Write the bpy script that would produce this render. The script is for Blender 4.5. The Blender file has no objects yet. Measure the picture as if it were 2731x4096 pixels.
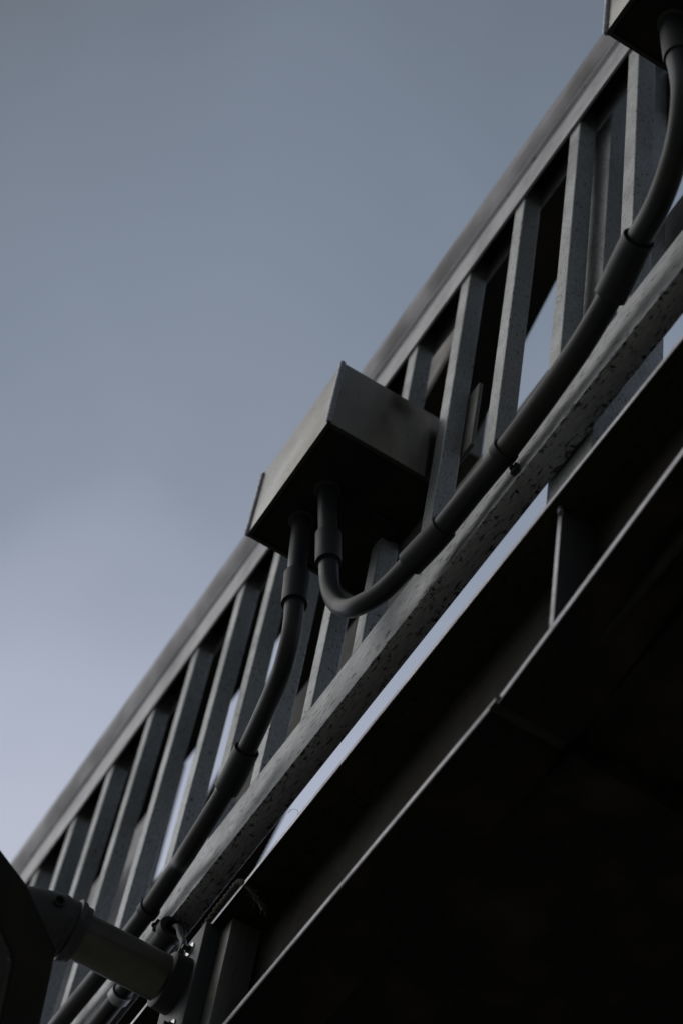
import bpy, bmesh, math, random
from mathutils import Vector, Matrix
random.seed(7)
SC = bpy.context.scene
COL = SC.collection

# ------------------------------------------------------------------ camera
cam_d = bpy.data.cameras.new("camera"); cam = bpy.data.objects.new("camera", cam_d); COL.objects.link(cam)
RT = ((0.50758, 0.85340, 0.11863), (-0.68771, 0.48422, -0.54091), (-0.51905, 0.19297, 0.83267))
r_, u_, b_ = Vector(RT[0]), -Vector(RT[1]), -Vector(RT[2])
cam.matrix_world = Matrix(((r_.x, u_.x, b_.x, 0), (r_.y, u_.y, b_.y, 0), (r_.z, u_.z, b_.z, 0), (0, 0, 0, 1)))
cam_d.sensor_fit = 'VERTICAL'; cam_d.sensor_height = 36.0; cam_d.lens = 84.08
cam_d.clip_start = 0.05; cam_d.clip_end = 3000
cam_d.dof.use_dof = True; cam_d.dof.focus_distance = 5.55; cam_d.dof.aperture_fstop = 2.5
SC.camera = cam

# ------------------------------------------------------------------ sky and sun
SC.view_settings.view_transform = 'Standard'; SC.view_settings.look = 'None'
SC.view_settings.gamma = 1.0; SC.view_settings.exposure = 0.0
W = bpy.data.worlds.new("World"); SC.world = W; W.use_nodes = True
nt = W.node_tree; nt.nodes.clear()
def wn(t, **k):
    n = nt.nodes.new(t)
    for a, v in k.items(): setattr(n, a, v)
    return n
out = wn('ShaderNodeOutputWorld'); bg1 = wn('ShaderNodeBackground'); bg2 = wn('ShaderNodeBackground'); addn = wn('ShaderNodeAddShader')
sky = wn('ShaderNodeTexSky', sky_type='NISHITA', sun_disc=False)
sky.sun_elevation = math.radians(38); sky.sun_rotation = math.radians(222); sky.air_density = 1.2; sky.dust_density = 3.0
hs = wn('ShaderNodeHueSaturation'); hs.inputs['Saturation'].default_value = 0.35; hs.inputs['Value'].default_value = 0.35; nt.links.new(sky.outputs[0], hs.inputs['Color']); nt.links.new(hs.outputs[0], bg1.inputs[0]); bg1.inputs[1].default_value = 0.05
tc = wn('ShaderNodeTexCoord'); sep = wn('ShaderNodeSeparateXYZ'); nt.links.new(tc.outputs['Generated'], sep.inputs[0])
nz = wn('ShaderNodeTexNoise'); nz.inputs['Scale'].default_value = 3.4; nz.inputs['Detail'].default_value = 3; nz.inputs['Roughness'].default_value = 0.4; nz.inputs['Distortion'].default_value = 0.5
nt.links.new(tc.outputs['Generated'], nz.inputs['Vector'])
mz = wn('ShaderNodeMath', operation='MULTIPLY_ADD'); nt.links.new(nz.outputs[0], mz.inputs[0]); mz.inputs[1].default_value = 0.34; nt.links.new(sep.outputs[2], mz.inputs[2])
mx = wn('ShaderNodeMath', operation='MULTIPLY_ADD'); nt.links.new(sep.outputs[0], mx.inputs[0]); mx.inputs[1].default_value = 0.60; nt.links.new(mz.outputs[0], mx.inputs[2])
cr = wn('ShaderNodeValToRGB'); n5 = wn('ShaderNodeTexNoise'); n5.inputs['Scale'].default_value = 8.5; n5.inputs['Detail'].default_value = 4; n5.inputs['Distortion'].default_value = 1.0; nt.links.new(tc.outputs['Generated'], n5.inputs['Vector'])
m5 = wn('ShaderNodeMath', operation='MULTIPLY_ADD'); nt.links.new(n5.outputs[0], m5.inputs[0]); m5.inputs[1].default_value = 0.08; m5.inputs[2].default_value = -0.04; a5 = wn('ShaderNodeMath', operation='ADD'); nt.links.new(m5.outputs[0], a5.inputs[0]); nt.links.new(mx.outputs[0], a5.inputs[1])
my = wn('ShaderNodeMath', operation='MULTIPLY_ADD'); nt.links.new(sep.outputs[1], my.inputs[0]); my.inputs[1].default_value = -0.68; nt.links.new(a5.outputs[0], my.inputs[2]); nt.links.new(my.outputs[0], cr.inputs[0])
el = cr.color_ramp.elements
el[0].position = 0.0; el[0].color = (0.40, 0.415, 0.53, 1)
el[1].position = 1.0; el[1].color = (0.045, 0.052, 0.065, 1)
for p, c in ((0.345, (0.46, 0.49, 0.585, 1)), (0.435, (0.37, 0.41, 0.52, 1)), (0.55, (0.215, 0.255, 0.33, 1)), (0.645, (0.172, 0.213, 0.282, 1)), (0.79, (0.130, 0.165, 0.219, 1)), (0.95, (0.085, 0.102, 0.13, 1))):
    e = el.new(p); e.color = c
nt.links.new(cr.outputs[0], bg2.inputs[0]); bg2.inputs[1].default_value = 0.92
nt.links.new(bg1.outputs[0], addn.inputs[0]); nt.links.new(bg2.outputs[0], addn.inputs[1]); nt.links.new(addn.outputs[0], out.inputs[0])
sd = bpy.data.lights.new("sun", 'SUN'); sun = bpy.data.objects.new("sun", sd); COL.objects.link(sun)
sd.energy = 0.6; sd.angle = math.radians(60); sd.color = (1.0, 0.96, 0.92)
sun.rotation_euler = Vector((-0.53, -0.58, 0.62)).to_track_quat('Z', 'Y').to_euler()

# ------------------------------------------------------------------ materials
def metal(name, base, rough, metallic=0.85, speck=0.0, speck_col=(0.02, 0.018, 0.012), streak=(1, 1, 1), sscale=60, streak_amt=0.25, bump=0.15, grime=0.0, tint=(0.16, 0.12, 0.07), under=0.0, spec=0.5):
    m = bpy.data.materials.new(name); m.use_nodes = True; t = m.node_tree; N = t.nodes; L = t.links
    b = N['Principled BSDF']; b.inputs['Metallic'].default_value = metallic; b.inputs['Specular IOR Level'].default_value = spec
    co = N.new('ShaderNodeTexCoord'); oi = N.new('ShaderNodeObjectInfo')
    off = N.new('ShaderNodeVectorMath'); off.operation = 'SCALE'; off.inputs['Scale'].default_value = 7.3
    cb = N.new('ShaderNodeCombineXYZ'); L.new(oi.outputs['Random'], cb.inputs[0]); L.new(oi.outputs['Random'], cb.inputs[1]); L.new(oi.outputs['Random'], cb.inputs[2])
    L.new(cb.outputs[0], off.inputs[0]); ad = N.new('ShaderNodeVectorMath'); L.new(co.outputs['Object'], ad.inputs[0]); L.new(off.outputs[0], ad.inputs[1])
    mp = N.new('ShaderNodeMapping'); mp.inputs['Scale'].default_value = streak; L.new(ad.outputs[0], mp.inputs[0])
    n1 = N.new('ShaderNodeTexNoise'); n1.inputs['Scale'].default_value = sscale; n1.inputs['Detail'].default_value = 6; n1.inputs['Roughness'].default_value = .65; L.new(mp.outputs[0], n1.inputs['Vector'])
    n2 = N.new('ShaderNodeTexNoise'); n2.inputs['Scale'].default_value = 7; n2.inputs['Detail'].default_value = 5; L.new(ad.outputs[0], n2.inputs['Vector'])
    def mr(src, a, c, lo, hi):
        q = N.new('ShaderNodeMapRange'); L.new(src, q.inputs[0]); q.inputs[1].default_value = a; q.inputs[2].default_value = c; q.inputs[3].default_value = lo; q.inputs[4].default_value = hi; return q.outputs[0]
    def mixc(f, a, c):
        q = N.new('ShaderNodeMix'); q.data_type = 'RGBA'
        if isinstance(f, float): q.inputs[0].default_value = f
        else: L.new(f, q.inputs[0])
        for s, v in ((q.inputs[6], a), (q.inputs[7], c)):
            if isinstance(v, tuple): s.default_value = (*v, 1)
            else: L.new(v, s)
        return q.outputs[2]
    k = 1 - streak_amt
    c = mixc(mr(n1.outputs[0], .3, .7, 0., 1.), tuple(x * k for x in base), tuple(min(1, x * (1 + streak_amt * .6)) for x in base))
    c = mixc(mr(n2.outputs[0], .45, .75, 0., .45), c, tuple(base[i] * .55 + tint[i] * .3 for i in range(3)))
    met = None
    fs = []
    if speck > 0:
        mp2 = N.new('ShaderNodeMapping'); mp2.inputs['Scale'].default_value = tuple(s ** .6 for s in streak); L.new(ad.outputs[0], mp2.inputs[0])
        n3 = N.new('ShaderNodeTexNoise'); n3.inputs['Scale'].default_value = 130; n3.inputs['Detail'].default_value = 2; L.new(mp2.outputs[0], n3.inputs['Vector'])
        th = .72 - .12 * speck
        fs.append(mr(n3.outputs[0], th, th + .04, 0., .85))
    if grime > 0:
        n4 = N.new('ShaderNodeTexNoise'); n4.inputs['Scale'].default_value = 55; n4.inputs['Detail'].default_value = 8; n4.inputs['Roughness'].default_value = .75; n4.inputs['Distortion'].default_value = .5; L.new(ad.outputs[0], n4.inputs['Vector'])
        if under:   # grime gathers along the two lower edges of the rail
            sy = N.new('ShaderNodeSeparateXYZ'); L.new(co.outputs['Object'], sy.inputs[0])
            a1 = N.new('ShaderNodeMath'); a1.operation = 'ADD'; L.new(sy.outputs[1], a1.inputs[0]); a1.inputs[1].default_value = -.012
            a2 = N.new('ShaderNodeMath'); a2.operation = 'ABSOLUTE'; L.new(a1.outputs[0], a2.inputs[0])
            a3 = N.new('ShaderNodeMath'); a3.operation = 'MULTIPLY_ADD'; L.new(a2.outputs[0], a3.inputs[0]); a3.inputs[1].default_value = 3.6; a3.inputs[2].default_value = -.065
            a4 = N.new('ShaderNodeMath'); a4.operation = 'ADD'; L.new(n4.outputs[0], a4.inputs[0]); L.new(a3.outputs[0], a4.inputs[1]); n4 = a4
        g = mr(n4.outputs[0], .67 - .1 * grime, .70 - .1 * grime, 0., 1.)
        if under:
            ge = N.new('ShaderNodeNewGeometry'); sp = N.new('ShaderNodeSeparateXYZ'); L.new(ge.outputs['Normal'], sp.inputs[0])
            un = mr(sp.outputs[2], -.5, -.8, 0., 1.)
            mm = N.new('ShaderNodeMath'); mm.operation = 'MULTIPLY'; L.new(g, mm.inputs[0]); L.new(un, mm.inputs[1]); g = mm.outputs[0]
        fs.append(g)
    f = None
    for x in fs:
        if f is None: f = x
        else:
            q = N.new('ShaderNodeMath'); q.operation = 'MAXIMUM'; L.new(f, q.inputs[0]); L.new(x, q.inputs[1]); f = q.outputs[0]
    if f is not None:
        c = mixc(f, c, speck_col)
        q = N.new('ShaderNodeMath'); q.operation = 'MULTIPLY_ADD'; L.new(f, q.inputs[0]); q.inputs[1].default_value = -metallic; q.inputs[2].default_value = metallic; L.new(q.outputs[0], b.inputs['Metallic'])
    L.new(c, b.inputs['Base Color'])
    rr = mr(n2.outputs[0], .3, .7, rough * .85, min(1, rough * 1.25)); L.new(rr, b.inputs['Roughness'])
    bp = N.new('ShaderNodeBump'); bp.inputs['Strength'].default_value = bump; bp.inputs['Distance'].default_value = .002; L.new(n1.outputs[0], bp.inputs['Height']); L.new(bp.outputs[0], b.inputs['Normal'])
    return m
AL_V = metal('aluminium_vertical', (.345, .362, .362), .48, metallic=.55, speck=.7, streak=(1, 1, .25), sscale=220, streak_amt=.36, bump=.3, grime=.12, speck_col=(.05, .04, .025))
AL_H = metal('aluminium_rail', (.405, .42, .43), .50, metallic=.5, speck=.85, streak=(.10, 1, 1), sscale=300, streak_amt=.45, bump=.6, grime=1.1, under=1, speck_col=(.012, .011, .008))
AL_TOP = metal('aluminium_top_rail', (.38, .383, .405), .50, metallic=.6, speck=.4, streak=(.06, 1, 1), sscale=45, streak_amt=.18, bump=.12)
AL_CAP = metal('shaded_rail_cap', (.24, .243, .258), .55, metallic=.4, streak=(.06, 1, 1), sscale=45, streak_amt=.15, bump=.1)  # darker, less metallic tone puts the upper band's shading into its colour
CAVITY = metal('painted_cavity_shade', (.03, .028, .025), .8, metallic=.1, spec=.1)  # near-black colour stands in for shade inside the open channel
BOXM = metal('brushed_box_metal', (.265, .265, .25), .36, metallic=.8, speck=.4, streak=(1, 1, .4), sscale=120, streak_amt=.12, bump=.06, speck_col=(.06, .05, .035))
def edge_stain(m, a, b, col, amt=.8):
    """brown heat and rust staining beside the corner welds (object X runs across the box)"""
    t = m.node_tree; N = t.nodes; L = t.links; bs = N['Principled BSDF']; src = bs.inputs['Base Color'].links[0].from_socket
    co = N.new('ShaderNodeTexCoord'); sp = N.new('ShaderNodeSeparateXYZ'); L.new(co.outputs['Object'], sp.inputs[0])
    ab = N.new('ShaderNodeMath'); ab.operation = 'ABSOLUTE'; L.new(sp.outputs[0], ab.inputs[0])
    nn = N.new('ShaderNodeTexNoise'); nn.inputs['Scale'].default_value = 38; nn.inputs['Detail'].default_value = 6; L.new(co.outputs['Object'], nn.inputs['Vector'])
    ma = N.new('ShaderNodeMath'); ma.operation = 'MULTIPLY_ADD'; L.new(nn.outputs[0], ma.inputs[0]); ma.inputs[1].default_value = .045; L.new(ab.outputs[0], ma.inputs[2])
    mr = N.new('ShaderNodeMapRange'); L.new(ma.outputs[0], mr.inputs[0]); mr.inputs[1].default_value = a; mr.inputs[2].default_value = b; mr.inputs[3].default_value = 0; mr.inputs[4].default_value = amt
    q = N.new('ShaderNodeMix'); q.data_type = 'RGBA'; L.new(mr.outputs[0], q.inputs[0]); L.new(src, q.inputs[6]); q.inputs[7].default_value = (*col, 1); L.new(q.outputs[2], bs.inputs['Base Color'])
edge_stain(BOXM, .205, .232, (.12, .085, .045))
BOXS = metal('brushed_box_side', (.25, .245, .21), .20, metallic=.92, speck=.3, streak=(1, 1, .4), sscale=120, streak_amt=.12, bump=.05, speck_col=(.06, .05, .035))
WELD = metal('weld_metal', (.36, .38, .41), .42, speck=.2, sscale=300, bump=.5, grime=.4, speck_col=(.09, .055, .02))
BLACK = metal('black_bottom_plate', (.010, .010, .010), .75, metallic=0, bump=.1, spec=.15)
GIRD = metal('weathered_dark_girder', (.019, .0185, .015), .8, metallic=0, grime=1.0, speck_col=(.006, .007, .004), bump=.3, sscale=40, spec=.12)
EDGE = metal('lit_edge_and_strap', (.46, .46, .49), .5, metallic=.7, bump=.2, speck=.2)  # on girder edges this pale tone paints the light; the strap is plain metal
STIFF = metal('shaded_stiffener_side', (.09, .092, .095), .5, metallic=.4, bump=.2, speck=.3, grime=.2)  # dark tone paints the shade of the side face
POST2 = metal('stained_tube_post', (.17, .17, .155), .5, metallic=.5, bump=.2, speck=.3, grime=.5, streak=(1, 1, .15), speck_col=(.03, .03, .025))
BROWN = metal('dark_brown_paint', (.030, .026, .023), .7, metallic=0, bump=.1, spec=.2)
FAR = metal('far_handrail_metal', (.16, .155, .14), .55, metallic=.5, bump=.1)
PVC = metal('grey_pvc', (.016, .020, .0215), .42, metallic=0, speck=.12, sscale=30, streak_amt=.1, bump=.03, spec=.35, grime=.12, speck_col=(.012, .012, .008))
PVCD = metal('grey_pvc_fitting', (.017, .0215, .023), .48, metallic=0, sscale=30, streak_amt=.1, bump=.03, spec=.35, grime=.3, speck_col=(.012, .012, .008))
INK = metal('black_ink', (.012, .012, .012), .6, metallic=0, bump=0)
ARMP = metal('olive_grey_arm_paint', (.10, .10, .083), .30, metallic=.35, sscale=40, streak_amt=.15, bump=.05, spec=.4, grime=.35, speck_col=(.02, .02, .014))
CASTM = metal('dark_cast_metal', (.026, .027, .027), .5, metallic=.1, sscale=120, bump=.3, spec=.3)
HEADM = metal('black_lamp_shell', (.006, .0065, .007), .55, metallic=0, sscale=120, bump=.1, spec=.3)
STEEL = metal('bright_bolt_steel', (.62, .62, .62), .22, metallic=1, bump=.05)
ROPE = metal('frayed_rope', (.06, .055, .045), .9, metallic=0, sscale=200, bump=.6)
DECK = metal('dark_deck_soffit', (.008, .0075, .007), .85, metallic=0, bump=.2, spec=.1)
def ground_mat():
    m = metal('dry_grassy_ground', (.25, .25, .195), .9, metallic=0, sscale=90, streak_amt=.3, bump=.4)
    return m
PANEL = metal('grey_sheet_panel', (.24, .245, .25), .55, metallic=.3, bump=.1, streak=(1, 1, .1), sscale=30)
CASTL = metal('grey_cast_metal', (.055, .06, .062), .48, metallic=.2, sscale=140, bump=.35, spec=.4, speck=.3)
TAB = metal('dull_mounting_bar', (.16, .16, .145), .5, metallic=.5, speck=.4)
GLASS = bpy.data.materials.new('dark_lens_glass'); GLASS.use_nodes = True
gb = GLASS.node_tree.nodes['Principled BSDF']; gb.inputs['Base Color'].default_value = (.008, .009, .010, 1); gb.inputs['Roughness'].default_value = .5; gb.inputs['Specular IOR Level'].default_value = .15

# ------------------------------------------------------------------ helpers
def link(name, bm, mat, parent=None, smooth=False):
    me = bpy.data.meshes.new(name); bmesh.ops.recalc_face_normals(bm, faces=bm.faces[:]); bm.to_mesh(me); bm.free()
    for mm in (mat if isinstance(mat, (list, tuple)) else [mat]): me.materials.append(mm)
    if smooth:
        for p in me.polygons: p.use_smooth = True
    o = bpy.data.objects.new(name, me); COL.objects.link(o)
    if parent: o.parent = parent
    return o
def thing(name, label, cat, loc=(0, 0, 0), group=None):
    o = bpy.data.objects.new(name, None); o.empty_display_size = .1; COL.objects.link(o); o.location = loc
    o['label'] = label; o['category'] = cat
    if group: o['group'] = group
    return o
def part(name, bm, mat, parent, smooth=False):
    """bm in world coordinates; the part's mesh is stored relative to its top-level thing"""
    root = parent
    while root.parent: root = root.parent
    bmesh.ops.translate(bm, verts=bm.verts[:], vec=-root.location)
    return link(name, bm, mat, parent, smooth)
def box(x0, x1, y0, y1, z0, z1, bev=0.0, seg=2, bm=None):
    b = bmesh.new(); bmesh.ops.create_cube(b, size=1)
    for v in b.verts:
        v.co = Vector((x0 if v.co.x < 0 else x1, y0 if v.co.y < 0 else y1, z0 if v.co.z < 0 else z1))
    if bev: bmesh.ops.bevel(b, geom=b.edges[:], offset=bev, segments=seg, affect='EDGES', profile=.5)
    return merge(bm, b)
def merge(bm, b):
    if bm is None: return b
    me = bpy.data.meshes.new('tmp'); b.to_mesh(me); b.free(); bm.from_mesh(me); bpy.data.meshes.remove(me); return bm
def prism(pts, a0, a1, axis='X', bm=None, bev=0.0):
    """closed outline in the two other axes, extruded along axis"""
    b = bmesh.new()
    def mk(p, a):
        return (a, p[0], p[1]) if axis == 'X' else ((p[0], a, p[1]) if axis == 'Y' else (p[0], p[1], a))
    v0 = [b.verts.new(mk(p, a0)) for p in pts]; v1 = [b.verts.new(mk(p, a1)) for p in pts]; n = len(pts)
    b.faces.new(v0); b.faces.new(v1[::-1])
    for i in range(n): b.faces.new((v0[i], v0[(i + 1) % n], v1[(i + 1) % n], v1[i]))
    if bev: bmesh.ops.bevel(b, geom=b.edges[:], offset=bev, segments=2, affect='EDGES', profile=.5)
    return merge(bm, b)
def smooth_path(pts, n=8):
    P = [Vector(p) for p in pts]; out = []
    for i in range(len(P) - 1):
        p0 = P[max(i - 1, 0)]; p1 = P[i]; p2 = P[i + 1]; p3 = P[min(i + 2, len(P) - 1)]
        for k in range(n):
            t = k / n
            out.append(.5 * ((2 * p1) + (-p0 + p2) * t + (2 * p0 - 5 * p1 + 4 * p2 - p3) * t * t + (-p0 + 3 * p1 - 3 * p2 + p3) * t ** 3))
    out.append(P[-1]); return out
def tube(path, r, seg=32, bm=None, caps=True, jit=0):
    """r a number or list per point; parallel transport frames"""
    b = bmesh.new(); P = [Vector(p) for p in path]; n = len(P)
    T = [(P[min(i + 1, n - 1)] - P[max(i - 1, 0)]).normalized() for i in range(n)]
    a = T[0].orthogonal().normalized(); rings = []
    for i in range(n):
        a = (a - T[i] * a.dot(T[i])).normalized(); c = T[i].cross(a); rr = r[i] if isinstance(r, (list, tuple)) else r
        rings.append([b.verts.new(P[i] + (a * math.cos(2 * math.pi * k / seg) + c * math.sin(2 * math.pi * k / seg)) * rr * (1 + random.uniform(-jit, jit))) for k in range(seg)])
    for i in range(n - 1):
        for k in range(seg):
            f = b.faces.new((rings[i][k], rings[i][(k + 1) % seg], rings[i + 1][(k + 1) % seg], rings[i + 1][k])); f.smooth = True
    if caps: b.faces.new(rings[0][::-1]); b.faces.new(rings[-1])
    return merge(bm, b)
def lathe(c, axis, prof, seg=48, bm=None):
    """prof list of (distance along axis, radius); open or closed by radius 0"""
    b = bmesh.new(); c = Vector(c); A = Vector(axis).normalized(); u = A.orthogonal().normalized(); w = A.cross(u); rings = []
    for d, r in prof:
        if r < 1e-6: rings.append([b.verts.new(c + A * d)])
        else: rings.append([b.verts.new(c + A * d + (u * math.cos(2 * math.pi * k / seg) + w * math.sin(2 * math.pi * k / seg)) * r) for k in range(seg)])
    for i in range(len(rings) - 1):
        p, q = rings[i], rings[i + 1]
        for k in range(seg):
            k2 = (k + 1) % seg
            if len(p) == 1 and len(q) == 1: continue
            if len(p) == 1: b.faces.new((p[0], q[k], q[k2]))
            elif len(q) == 1: b.faces.new((p[k], p[k2], q[0]))
            else: b.faces.new((p[k], p[k2], q[k2], q[k]))
    return merge(bm, b)
def shade_auto(o, ang=35):
    me = o.data
    for p in me.polygons: p.use_smooth = True
    bm = bmesh.new(); bm.from_mesh(me)
    for e in bm.edges:
        if len(e.link_faces) == 2 and e.calc_face_angle(0) > math.radians(ang): e.smooth = False
    bm.to_mesh(me); bm.free()
def vis(name, bm, mat, parent):
    o = part(name, bm, mat, parent); shade_auto(o); return o

# ------------------------------------------------------------------ ground
g = link('ground', box(-600, 600, -600, 600, -1.9, -1.6), ground_mat()); g['kind'] = 'structure'

# ------------------------------------------------------------------ railing frame
X0, X1 = -10.2, 0.9
rail = thing('metal_railing', 'long weathered aluminium railing of square uprights running above the dark girder', 'railing', (-4, 1.3, 4.09))
# top rail: lower vertical band, upper band leaning outwards, open underside
ztop = 6.312
outline = [(1.272, 6.003), (1.272, 6.150), (1.262, 6.160), (1.262, 6.166), (1.337, 6.166), (1.337, 6.003), (1.331, 6.003), (1.331, 6.152), (1.279, 6.152), (1.279, 6.003)]
vis('top_rail', prism(outline, X0, X1, 'X'), AL_TOP, rail)
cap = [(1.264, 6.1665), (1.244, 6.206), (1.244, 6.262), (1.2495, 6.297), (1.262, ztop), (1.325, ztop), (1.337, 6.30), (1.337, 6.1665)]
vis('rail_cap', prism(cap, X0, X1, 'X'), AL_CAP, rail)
part('cavity_shade_sheet', box(X0, X1, 1.2795, 1.3305, 6.10, 6.11), CAVITY, rail)  # dark sheet added where the hollow rail is only shaded
# bottom rail: box tube
vis('bottom_rail', box(X0, X1, 1.28, 1.344, 4.375, 4.546, .005), AL_H, rail)
bx = [-2.036, -2.314, -2.588, -2.866, -3.147, -3.386, -3.641, -3.905, -4.163, -4.462, -4.762, -5.048, -5.32]
x = bx[-1]
while x > X0 + .3: x -= .283; bx.append(x)
x = bx[0]
while x < X1 - .3: x += .278; bx.append(x)
proto = None
for x in bx:
    if proto is None:
        b = box(-.0255, .0255, -.026, .026, 0, 1.577, .0035)
        me = bpy.data.meshes.new('baluster'); b.to_mesh(me); b.free(); me.materials.append(AL_V)
        for p in me.polygons: p.use_smooth = False
        o = proto = bpy.data.objects.new('baluster', me)
    else: o = proto.copy()
    COL.objects.link(o); o.parent = rail
    o.location = Vector((x + random.uniform(-.0012, .0012), 1.3065 + random.uniform(-.0003, .0008), 4.546)) - rail.location; o.rotation_euler = (random.uniform(-.0006, .0006), random.uniform(-.0012, .0012), random.uniform(-.012, .012))
for px in (-2.335, -6.9, .55):
    vis('support_post', box(px - .089, px + .089, 1.3505, 1.53, 4.066, 6.598, .006), AL_V, rail)
part('corner_gusset', box(-2.33, -2.20, 1.5305, 1.64, 6.27, 6.598), BROWN, rail)

# ------------------------------------------------------------------ overhead frame seen through the uprights
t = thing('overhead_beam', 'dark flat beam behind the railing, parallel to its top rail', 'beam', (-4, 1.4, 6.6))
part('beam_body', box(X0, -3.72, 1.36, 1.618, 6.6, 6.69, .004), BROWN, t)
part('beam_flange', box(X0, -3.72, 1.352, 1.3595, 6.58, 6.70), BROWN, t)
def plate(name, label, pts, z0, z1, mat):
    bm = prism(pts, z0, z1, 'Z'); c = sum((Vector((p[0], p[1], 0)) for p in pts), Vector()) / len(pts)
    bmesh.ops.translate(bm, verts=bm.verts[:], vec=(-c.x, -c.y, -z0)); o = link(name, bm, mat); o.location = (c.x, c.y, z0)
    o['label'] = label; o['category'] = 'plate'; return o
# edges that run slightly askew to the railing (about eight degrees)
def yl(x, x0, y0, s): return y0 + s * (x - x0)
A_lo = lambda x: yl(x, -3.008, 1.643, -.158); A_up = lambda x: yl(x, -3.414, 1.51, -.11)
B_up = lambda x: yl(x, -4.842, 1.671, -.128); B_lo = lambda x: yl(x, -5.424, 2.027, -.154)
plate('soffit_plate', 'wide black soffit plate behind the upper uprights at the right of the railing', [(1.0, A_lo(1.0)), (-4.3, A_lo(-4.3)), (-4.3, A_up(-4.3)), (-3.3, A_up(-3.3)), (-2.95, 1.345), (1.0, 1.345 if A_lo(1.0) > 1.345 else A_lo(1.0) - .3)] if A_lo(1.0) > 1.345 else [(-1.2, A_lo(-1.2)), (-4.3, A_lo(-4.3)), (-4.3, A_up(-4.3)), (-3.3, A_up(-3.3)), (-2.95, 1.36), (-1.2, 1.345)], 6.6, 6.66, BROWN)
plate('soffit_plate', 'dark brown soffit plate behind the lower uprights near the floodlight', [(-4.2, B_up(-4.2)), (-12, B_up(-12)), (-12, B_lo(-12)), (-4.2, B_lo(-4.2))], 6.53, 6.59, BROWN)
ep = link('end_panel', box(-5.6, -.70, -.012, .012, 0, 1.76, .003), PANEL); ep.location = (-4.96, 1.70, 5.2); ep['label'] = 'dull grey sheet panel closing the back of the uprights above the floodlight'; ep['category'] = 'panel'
fr = thing('handrail', 'blurred dark inner handrail bar seen behind the uprights just above the bottom rail', 'handrail', (-4, 1.6, 5.6))
vis('rail_bar', box(X0, X1, 1.60, 1.66, 5.50, 5.90, .012), FAR, fr)
for px in (-9.2, -7.2, .35): part('bracket_leg', box(px - .03, px + .03, 1.61, 1.65, 4.066, 5.50), FAR, fr)
fp = link('hanger_post', box(-.20, .20, -.05, .05, 0, 1.45, .005), FAR); fp.location = (-3.93, 1.78, 6.70); fp['label'] = 'dim grey hanger post glimpsed behind the uprights above the central box'; fp['category'] = 'post'

# ------------------------------------------------------------------ girder
gd = thing('bridge_girder', 'dark deep steel girder with a thin pale lower flange edge along the lower right', 'girder', (-3, 1.38, 3.6))
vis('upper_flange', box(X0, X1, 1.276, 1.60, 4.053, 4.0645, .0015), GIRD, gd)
vis('upper_flange_lit_edge', box(X0, X1, 1.2735, 1.2757, 4.0515, 4.0655, .0008), EDGE, gd)  # pale strip paints the lit front of the flange
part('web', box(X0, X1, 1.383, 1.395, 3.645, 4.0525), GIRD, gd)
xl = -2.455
vis('lower_flange', box(X0, xl - .004, 1.3035, 1.47, 3.622, 3.636, .001), DECK, gd)  # underside shade is put into the dark colour, the lit front into a strip
vis('flange_lit_edge', box(X0, xl - .004, 1.300, 1.303, 3.6215, 3.6365, .001), EDGE, gd)
sl = (3.715 - 3.611) / (xl + 1.844) if False else .16
zr = lambda x: 3.606 + sl * (x + 2.455)
for nm, ya, yb, mt in (('lower_flange', 1.3035, 1.47, DECK), ('flange_lit_edge', 1.300, 1.303, EDGE)):
    vis(nm, prism([(xl + .004, zr(xl) + .004), (X1, zr(X1) + .004), (X1, zr(X1) + .019), (xl + .004, zr(xl) + .019)], ya, yb, 'Y', bev=.001), mt, gd)
part('splice_plate', box(xl - .02, xl + .016, 1.297, 1.46, 3.612, 3.621, .002), GIRD, gd)
for (sx, w) in ((-2.2635, .0135), (-.93, .0135), (-4.97, .0135), (-6.3, .0135)):
    z0 = 3.637 if sx < xl else zr(sx) + .0215
    st = vis('stiffener', box(sx - w, sx, 1.304, 1.382, z0, 4.0520, .001), STIFF, gd)
    vis('stiffener_lit_edge', box(sx - w - .0005, sx + .0005, 1.3005, 1.3035, z0, 4.0510, .001), EDGE, st)  # pale strip paints the lit front edge of the stiffener
vis('tube_post', box(-3.80, -3.624, 1.301, 1.378, 3.6375, 4.0510, .004), POST2, gd)
# ripple weld on the stiffener top
part('weld_bead', tube([(-2.262 + .001 * math.sin(i), 1.297 + .0001 * i, 4.050 - .0012 * i) for i in range(14)], [.0055 + .0015 * (i % 2) for i in range(14)], 10), WELD, gd)

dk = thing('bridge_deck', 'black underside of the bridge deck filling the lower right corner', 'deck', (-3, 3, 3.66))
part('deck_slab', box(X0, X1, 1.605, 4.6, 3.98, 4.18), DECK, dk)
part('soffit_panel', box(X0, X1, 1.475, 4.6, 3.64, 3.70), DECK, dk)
for px in (-8.5, -6.5, -4.5, -2.5, -.5): part('cross_rib', box(px - .05, px + .05, 1.48, 4.6, 3.58, 3.638), DECK, dk)

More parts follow.
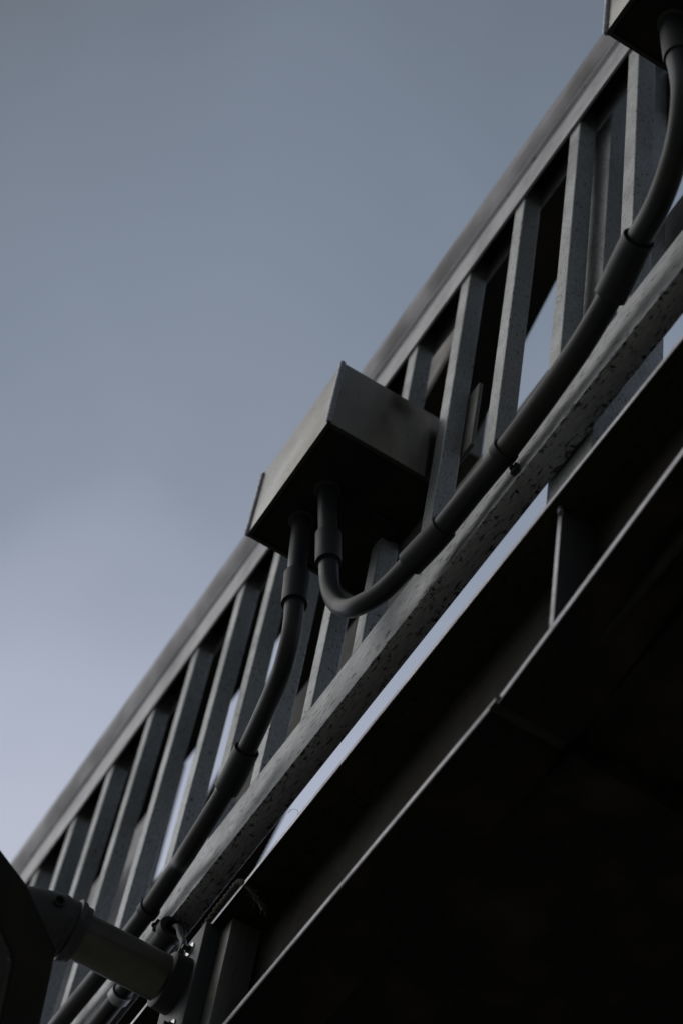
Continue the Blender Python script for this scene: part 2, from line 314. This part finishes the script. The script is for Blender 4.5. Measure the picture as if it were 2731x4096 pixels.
# ------------------------------------------------------------------ junction boxes
BXL, BXR, BF, BB, BZ0, BZ1 = -3.318, -2.907, .997, 1.333, 5.0, 5.296
def make_box():
    t = thing('junction_box', 'square metal junction box with welded corners and two grey conduits below, centre of the photo', 'junction box', ((BXL + BXR) / 2, BB, BZ0), 'welded junction boxes hung on the railing')
    th = .005
    bm = box(BXL, BXR, BF, BF + th, BZ0, BZ1, .0015)                       # front sheet
    vis('side_sheet', box(BXR - th, BXR, BF + th + .0005, BB, BZ0, BZ1, .0015), BOXS, t)
    bm = box(BXL, BXL + th, BF + th + .0005, BB, BZ0, BZ1, .0015, bm=bm)
    bm = box(BXL + th + .0005, BXR - th - .0005, BF + th + .0005, BB, BZ1 - .006, BZ1 - .001, bm=bm)
    vis('housing', bm, BOXM, t)
    part('bottom_plate', box(BXL + th + .001, BXR - th - .001, BF + th + .001, BB, BZ0 + .004, BZ0 + .009), BLACK, t)
    rim = box(BXL + .0005, BXR - .0005, BF - .001, BF + .010, BZ0 - .003, BZ0 - .0005, .001)
    rim = box(BXR - .011, BXR - .0005, BF + .011, BB, BZ0 - .003, BZ0 - .0005, .001, bm=rim)
    rim = box(BXL + .0005, BXL + .011, BF + .011, BB, BZ0 - .003, BZ0 - .0005, .001, bm=rim)
    part('bottom_lip', rim, CASTM, t)
    for cx in (BXR - .001, BXL + .001):
        n = 60; pts = []; rad = []
        for i in range(n):
            z = BZ0 + .001 + (BZ1 - BZ0 - .002) * i / (n - 1)
            pts.append((cx + random.uniform(-.0007, .0007), BF + .001 + random.uniform(-.0005, .0005), z)); rad.append(.0078 + .0014 * (i % 2) + random.uniform(-.0004, .0006) - (.003 if i in (0, n - 1) else 0))
        part('weld_bead', tube(pts, rad, 12, jit=.04), WELD, t)
    vis('mounting_bar', box(-3.40, -2.797, 1.3345, 1.3465, 5.067, 5.373, .0025), TAB, t)
    vis('mounting_bar', box(-3.37, -3.0, 1.3345, 1.344, 4.985, 5.02, .002), TAB, t)
    for (sx, sy) in ((-3.27, 1.20), (-3.10, 1.27)):
        part('gland_plate', box(sx - .03, sx + .03, sy - .035, sy + .035, BZ0 - .004, BZ0 + .003, .002), BLACK, t)
    return t
jb = make_box()
def dup(root, loc, label):
    r = root.copy(); COL.objects.link(r); r.location = loc; r['label'] = label
    for ch in list(root.children):
        c = ch.copy(); COL.objects.link(c); c.parent = r
        for gch in ch.children:
            d = gch.copy(); COL.objects.link(d); d.parent = c
    return r
dup(jb, jb.location + Vector((1.612, 0, 0)), 'square metal junction box cut off by the top right corner of the photo')

# ------------------------------------------------------------------ conduits
RP = .0241
def sub(path, s0, s1, n=10):
    """piece of a path between arc lengths"""
    P = [Vector(p) for p in path]; L = [0]
    for i in range(1, len(P)): L.append(L[-1] + (P[i] - P[i - 1]).length)
    def at(s):
        s = max(0, min(L[-1], s))
        for i in range(1, len(P)):
            if L[i] >= s: return P[i - 1].lerp(P[i], (s - L[i - 1]) / max(1e-9, L[i] - L[i - 1]))
        return P[-1]
    return [at(s0 + (s1 - s0) * k / n) for k in range(n + 1)]
def arclen(path, target):
    """arc length of the path point nearest to target"""
    P = [Vector(p) for p in path]; best = (1e9, 0); s = 0; T = Vector(target)
    for i in range(len(P)):
        if i: s += (P[i] - P[i - 1]).length
        d = (P[i] - T).length
        if d < best[0]: best = (d, s)
    return best[1]
def sleeve(path, s0, s1, r=.0322):
    p = sub(path, s0, s1, 12); n = len(p)
    body = [p[0].lerp(p[1], .02)] + p[1:-1] + [p[-1]]
    rad = [r - .002] + [r] * (n - 2) + [r]
    # bell mouth: inner ring to show wall thickness at the lower end
    b = tube([p[0], p[0].lerp(p[1], .12)] + p[1:-1] + [p[-1].lerp(p[-2], .08), p[-1], p[-1] + (p[-2] - p[-1]) * .6], [r - .0035, r] + [r] * (n - 2) + [r, r - .0015, RP + .0025], 32, caps=False)
    return b
def lettering(text, p0, direction, tops, r, phi0, size, axis_ref):
    cu = bpy.data.curves.new('lettering', 'FONT'); cu.body = text; cu.size = size; cu.extrude = 0; cu.resolution_u = 3
    o = bpy.data.objects.new('tmp_text', cu); COL.objects.link(o); bpy.context.view_layer.update()
    me = bpy.data.meshes.new_from_object(o.evaluated_get(bpy.context.evaluated_depsgraph_get())); bpy.data.objects.remove(o)
    b = bmesh.new(); b.from_mesh(me); bpy.data.meshes.remove(me)
    bmesh.ops.subdivide_edges(b, edges=[e for e in b.edges if e.calc_length() > .003], cuts=1)
    D = Vector(direction).normalized(); Cd = Vector(axis_ref); Cd = (Cd - D * Cd.dot(D)).normalized(); Lf = Vector(tops); Lf = (Lf - D * Lf.dot(D) - Cd * Lf.dot(Cd)).normalized()
    p0 = Vector(p0)
    for v in b.verts:
        ph = phi0 + v.co.y / r; s = v.co.x
        v.co = p0 + D * s + (Cd * math.cos(ph) + Lf * math.sin(ph)) * (r + .0006)
    return b
def strap(t, at, d, RP=RP):
    at = Vector(at); d = Vector(d).normalized()
    s = vis('strap', lathe(at, d, [(-.011, RP + .001), (-.011, RP + .0045), (.011, RP + .0045), (.011, RP + .001)], 40), PVCD, t)
    vis('strap_ear', box(at.x - .011, at.x + .011, 1.266, 1.279, at.z - .050, at.z - RP + .002, .002), PVCD, s)
    vis('bolt', lathe((at.x, 1.2655, at.z - .039), (0, -1, 0), [(0, .0), (0, .007), (.003, .007), (.003, .005), (.006, .005), (.006, 0)], 12), CASTM, s)
    return s
view = Vector((.519, -.193, -.833))
# right conduit: centre box to the corner box
tR = thing('conduit', 'grey conduit curling out of the centre box and climbing the rail to the corner box', 'conduit', (-3.05, 1.28, 4.45), 'grey plastic conduits on the railing')
ptsR = [(-3.081, 1.095, 5.012), (-3.081, 1.110, 4.908), (-3.081, 1.125, 4.820), (-3.081, 1.140, 4.717), (-3.075, 1.152, 4.628), (-3.058, 1.165, 4.556), (-3.017, 1.175, 4.482), (-2.960, 1.187, 4.430), (-2.879, 1.208, 4.412), (-2.774, 1.222, 4.418), (-2.67, 1.232, 4.424), (-2.546, 1.238, 4.437), (-2.411, 1.241, 4.437), (-2.28, 1.240, 4.444), (-2.153, 1.236, 4.450), (-2.068, 1.231, 4.460), (-1.993, 1.224, 4.475), (-1.884, 1.205, 4.486), (-1.774, 1.187, 4.474), (-1.680, 1.162, 4.495), (-1.620, 1.138, 4.525), (-1.583, 1.118, 4.59), (-1.580, 1.110, 4.683), (-1.592, 1.108, 4.80), (-1.606, 1.106, 5.004)]
pR = smooth_path(ptsR, 8)
nR = len(pR); rad_R = [RP * (1 + .13 * min(1, max(0, (i / nR - .36) / .04))) for i in range(nR)]
vis('pipe', tube(pR, rad_R, 32), PVC, tR)
a = arclen(pR, (-3.081, 1.125, 4.822)); vis('coupling', sleeve(pR, a, a + .112), PVCD, tR)
a = arclen(pR, (-2.775, 1.222, 4.424)); b2 = arclen(pR, (-2.665, 1.232, 4.424)); vis('coupling', sleeve(pR, b2 + .01, a - .01), PVCD, tR)
a = arclen(pR, (-1.993, 1.222, 4.47)); b2 = arclen(pR, (-1.870, 1.200, 4.486)); vis('coupling', sleeve(pR, b2 + .01, a - .01, .0352), PVCD, tR)
a = arclen(pR, (-1.59, 1.108, 4.79)); vis('coupling', sleeve(pR, a + .15, a - .02), PVCD, tR)
vis('locknut', lathe((-3.081, 1.095, 5.005), (0, .14, -1), [(0, RP), (0, .034), (.012, .034), (.014, .031), (.014, RP)], 12), CASTM, tR)
vis('locknut', lathe((-1.606, 1.106, 5.005), (0, 0, -1), [(0, RP), (0, .036), (.012, .036), (.014, .033), (.014, RP)], 12), CASTM, tR)
strap(tR, (-2.43, 1.240, 4.437), (1, 0, .02), RP * 1.13)
dR = Vector(ptsR[1]) - Vector(ptsR[2])
part('lettering', lettering('1/2 (16) SCH 40 PVC', Vector(ptsR[2]) + dR.normalized() * .015, dR, -r_, RP, math.radians(8), .0145, view), INK, tR)
# left conduit: centre box down to the lower left
tL = thing('conduit', 'grey conduit dropping from the centre box and running behind the floodlight arm', 'conduit', (-3.9, 1.28, 4.45), 'grey plastic conduits on the railing')
ptsL = [(-3.195, 1.088, 5.012), (-3.195, 1.0905, 4.985), (-3.195, 1.103, 4.836), (-3.195, 1.110, 4.772), (-3.195, 1.1205, 4.658), (-3.196, 1.127, 4.605), (-3.206, 1.135, 4.546), (-3.235, 1.145, 4.511), (-3.287, 1.159, 4.492), (-3.422, 1.186, 4.492), (-3.530, 1.203, 4.482), (-3.632, 1.215, 4.462), (-3.84, 1.226, 4.432), (-3.925, 1.236, 4.455), (-4.067, 1.240, 4.441), (-4.22, 1.241, 4.435), (-4.365, 1.2405, 4.434), (-4.66, 1.242, 4.455), (-5.3, 1.243, 4.46), (-9.5, 1.243, 4.46)]
pL = smooth_path(ptsL, 8)
vis('pipe', tube(pL, RP, 32), PVC, tL)
a = arclen(pL, (-3.195, 1.110, 4.774)); vis('coupling', sleeve(pL, a, a + .118), PVCD, tL)
a = arclen(pL, (-3.520, 1.202, 4.484)); b2 = arclen(pL, (-3.625, 1.213, 4.462)); vis('coupling', sleeve(pL, a, b2 + .005), PVCD, tL)
vis('locknut', lathe((-3.195, 1.088, 5.005), (0, .1, -1), [(0, RP), (0, .034), (.012, .034), (.014, .031), (.014, RP)], 12), CASTM, tL)
strap(tL, (-4.085, 1.2405, 4.440), (1, 0, .04))
iL = [k for k, q in enumerate(ptsL) if q[0] == -3.632][0]; d0 = Vector(ptsL[iL + 1]) - Vector(ptsL[iL])
part('lettering', lettering('DUCTO RIGIDO DE PVC', Vector(ptsL[iL]) + d0.normalized() * .01, d0, r_, RP, math.radians(-62), .0145, view), INK, tL)
# open-ended conduit under the rail
tC = thing('conduit', 'short open-mouthed conduit under the bottom rail with a black cable coming out of it', 'conduit', (-4.5, 1.3, 4.35), 'grey plastic conduits on the railing')
pC = [(-4.02, 1.293, 4.347), (-9.0, 1.293, 4.347)]
vis('pipe', lathe(pC[1], (1, 0, 0), [(0, 0), (0, RP), (4.955, RP), (4.955, RP - .003), (4.90, RP - .003), (4.90, 0)], 32), PVC, tC)
vis('coupling', lathe((-4.12, 1.293, 4.343), (1, 0, .02), [(0, RP + .001), (0, .030), (.085, .030), (.086, .037), (.108, .037), (.110, .035), (.110, .0225), (.06, .0225), (.06, 0)], 40), CASTM, tC)
vis('strap', lathe((-4.30, 1.293, 4.347), (1, 0, 0), [(-.014, RP + .001), (-.014, RP + .005), (.014, RP + .005), (.014, RP + .001)], 32), EDGE, tC)

# ------------------------------------------------------------------ floodlight on its arm
fl = thing('floodlight', 'big black round floodlight on a thick grey arm bolted to the girder, lower left corner', 'floodlight', (-3.761, 1.29, 3.9))
AX, AZ, AR = -3.761, 3.908, .0562
vis('arm', lathe((AX, 1.225, AZ), (0, -1, 0), [(0, 0), (0, AR), (.285, AR), (.285, 0)], 64), ARMP, fl)
vis('collar', lathe((AX, 1.2585, AZ), (0, -1, 0), [(0, 0), (0, .071), (.040, .069), (.044, .064), (.046, AR + .0005)], 64), CASTM, fl)
br = vis('bracket', box(-3.846, -3.676, 1.2585, 1.3005, 3.715, 4.056, .004), CASTL, fl)
for bz in (4.008, 3.762):
    w = vis('washer', lathe((-3.737, 1.258, bz), (0, -1, 0), [(0, 0), (0, .0185), (.0028, .0185), (.0028, 0)], 32), STEEL, br)
    vis('bolt', lathe((-3.737, 1.255, bz), (0, -1, 0), [(0, 0), (0, .0095), (.008, .0095), (.008, .006), (.018, .006), (.018, 0)], 6), CASTM, br)
sf = vis('slip_fitter', tube(smooth_path([(AX, 1.00, AZ), (AX, .955, AZ), (AX - .005, .91, AZ - .008), (AX - .01, .865, AZ - .022), (AX - .02, .825, AZ - .055)], 6), [.068] * 7 + [.072] * 12 + [.071] * 6, 48), CASTL, fl)
vis('clamp_ring', lathe((AX, .985, AZ), (0, -1, 0), [(0, AR + .0005), (0, .073), (.014, .0765), (.016, .069)], 64), CASTL, fl)
ss = vis('set_screw', lathe((AX + .064, .9155, AZ - .004), (.93, -.1, -.34), [(0, 0), (0, .0135), (.016, .0125), (.016, .0085), (.004, .0085), (.004, 0)], 28), CASTM, fl)
HC = Vector((-3.652, .76, 3.648)); HA = Vector((0, -.608, -.794)).normalized()
HU = Vector((1, 0, 0)); HW = HA.cross(HU)
rimp = [(.197, .211), (.203, -.015), (.162, -.157), (-.02, -.235), (-.175, -.251), (-.421, -.167), (-.430, .081), (-.25, .26), (-.050, .287), (.10, .268)]
cxx = sum(p[0] for p in rimp) / len(rimp); cyy = sum(p[1] for p in rimp) / len(rimp)
def ring(scale, d):
    return [HC + HU * (cxx + (p[0] - cxx) * scale) + HW * (cyy + (p[1] - cyy) * scale) + HA * d for p in rimp]
def loft(levels, close0=True, close1=True, bev=0):
    b = bmesh.new(); rs = [[b.verts.new(v) for v in ring(*l)] for l in levels]
    for p, q in zip(rs, rs[1:]):
        for k in range(len(p)): b.faces.new((p[k], p[(k + 1) % len(p)], q[(k + 1) % len(p)], q[k]))
    if close0: b.faces.new(rs[0][::-1])
    if close1: b.faces.new(rs[-1])
    if bev: bmesh.ops.bevel(b, geom=b.edges[:], offset=bev, segments=2, affect='EDGES', profile=.5)
    return b
vis('lamp_shell', loft([(.28, -.13), (.60, -.085), (1.0, -.010), (1.0, .0), (.80, .055), (.79, .05)], bev=.002), HEADM, fl)
vis('bezel', loft([(.795, .051), (.80, .060), (.76, .062), (.75, .056)]), CASTM, fl)
vis('lens', loft([(.745, .052), (.745, .058)]), GLASS, fl)
for k, p in enumerate(ring(.775, .060)):
    vis('bezel_screw', lathe(p, HA, [(0, 0), (0, .006), (.004, .006), (.004, 0)], 12), CASTM, fl)
vis('cable', tube(smooth_path([(-4.10, 1.295, 4.345), (-4.02, 1.293, 4.345), (-3.96, 1.287, 4.30), (-3.895, 1.278, 4.205), (-3.83, 1.268, 4.12), (-3.795, 1.255, 4.05), (-3.776, 1.238, 3.985), (-3.77, 1.236, 3.965)], 8), .0078, 16), HEADM, fl)

# ------------------------------------------------------------------ frayed rope on the flange and a loose thread
rp = thing('rope', 'frayed grey rope end caught on the girder flange beside the floodlight bracket', 'rope', (-3.56, 1.28, 4.06))
def strand(path, r, amp, turns, ph, n=40):
    P = sub(path, 0, 1e9, 1) if False else path
    out = []
    for i, p in enumerate(P):
        t_ = i / (len(P) - 1); a = ph + turns * 2 * math.pi * t_
        out.append(Vector(p) + Vector((0, math.cos(a), math.sin(a))) * amp)
    return out
main = smooth_path([(-3.72, 1.272, 4.078), (-3.66, 1.270, 4.083), (-3.60, 1.269, 4.08), (-3.555, 1.268, 4.078), (-3.535, 1.272, 4.068), (-3.525, 1.288, 4.052), (-3.523, 1.305, 4.040), (-3.522, 1.322, 4.02), (-3.520, 1.334, 4.002)], 8)
bm = None
for k in range(3): bm = tube(strand(main, .004, .0042, 9, k * 2.1), .0045, 8, bm=bm, jit=.12)
part('rope_strand', bm, ROPE, rp)
bm = None
for k in range(46):
    c = Vector((-3.527, 1.285, 4.05)).lerp(Vector((-3.520, 1.334, 4.0)), random.random())
    d = Vector((random.uniform(-1, 1), random.uniform(-.3, 1), random.uniform(-1, .25))).normalized() * random.uniform(.01, .03)
    bm = tube(smooth_path([c, c + d * .5 + Vector((0, 0, random.uniform(-.004, .006))), c + d], 3), .0006, 4, bm=bm)
part('rope_fray', bm, ROPE, rp)
th = thing('thread', 'hair-thin loose thread hanging across the bright gap under the bottom rail', 'thread', (-3.37, 1.29, 4.17))
part('thread_fibre', tube(smooth_path([(-3.400, 1.300, 4.215), (-3.392, 1.292, 4.190), (-3.368, 1.290, 4.178), (-3.340, 1.290, 4.150), (-3.324, 1.290, 4.122), (-3.322, 1.285, 4.088)], 8), .0005, 5), INK, th)
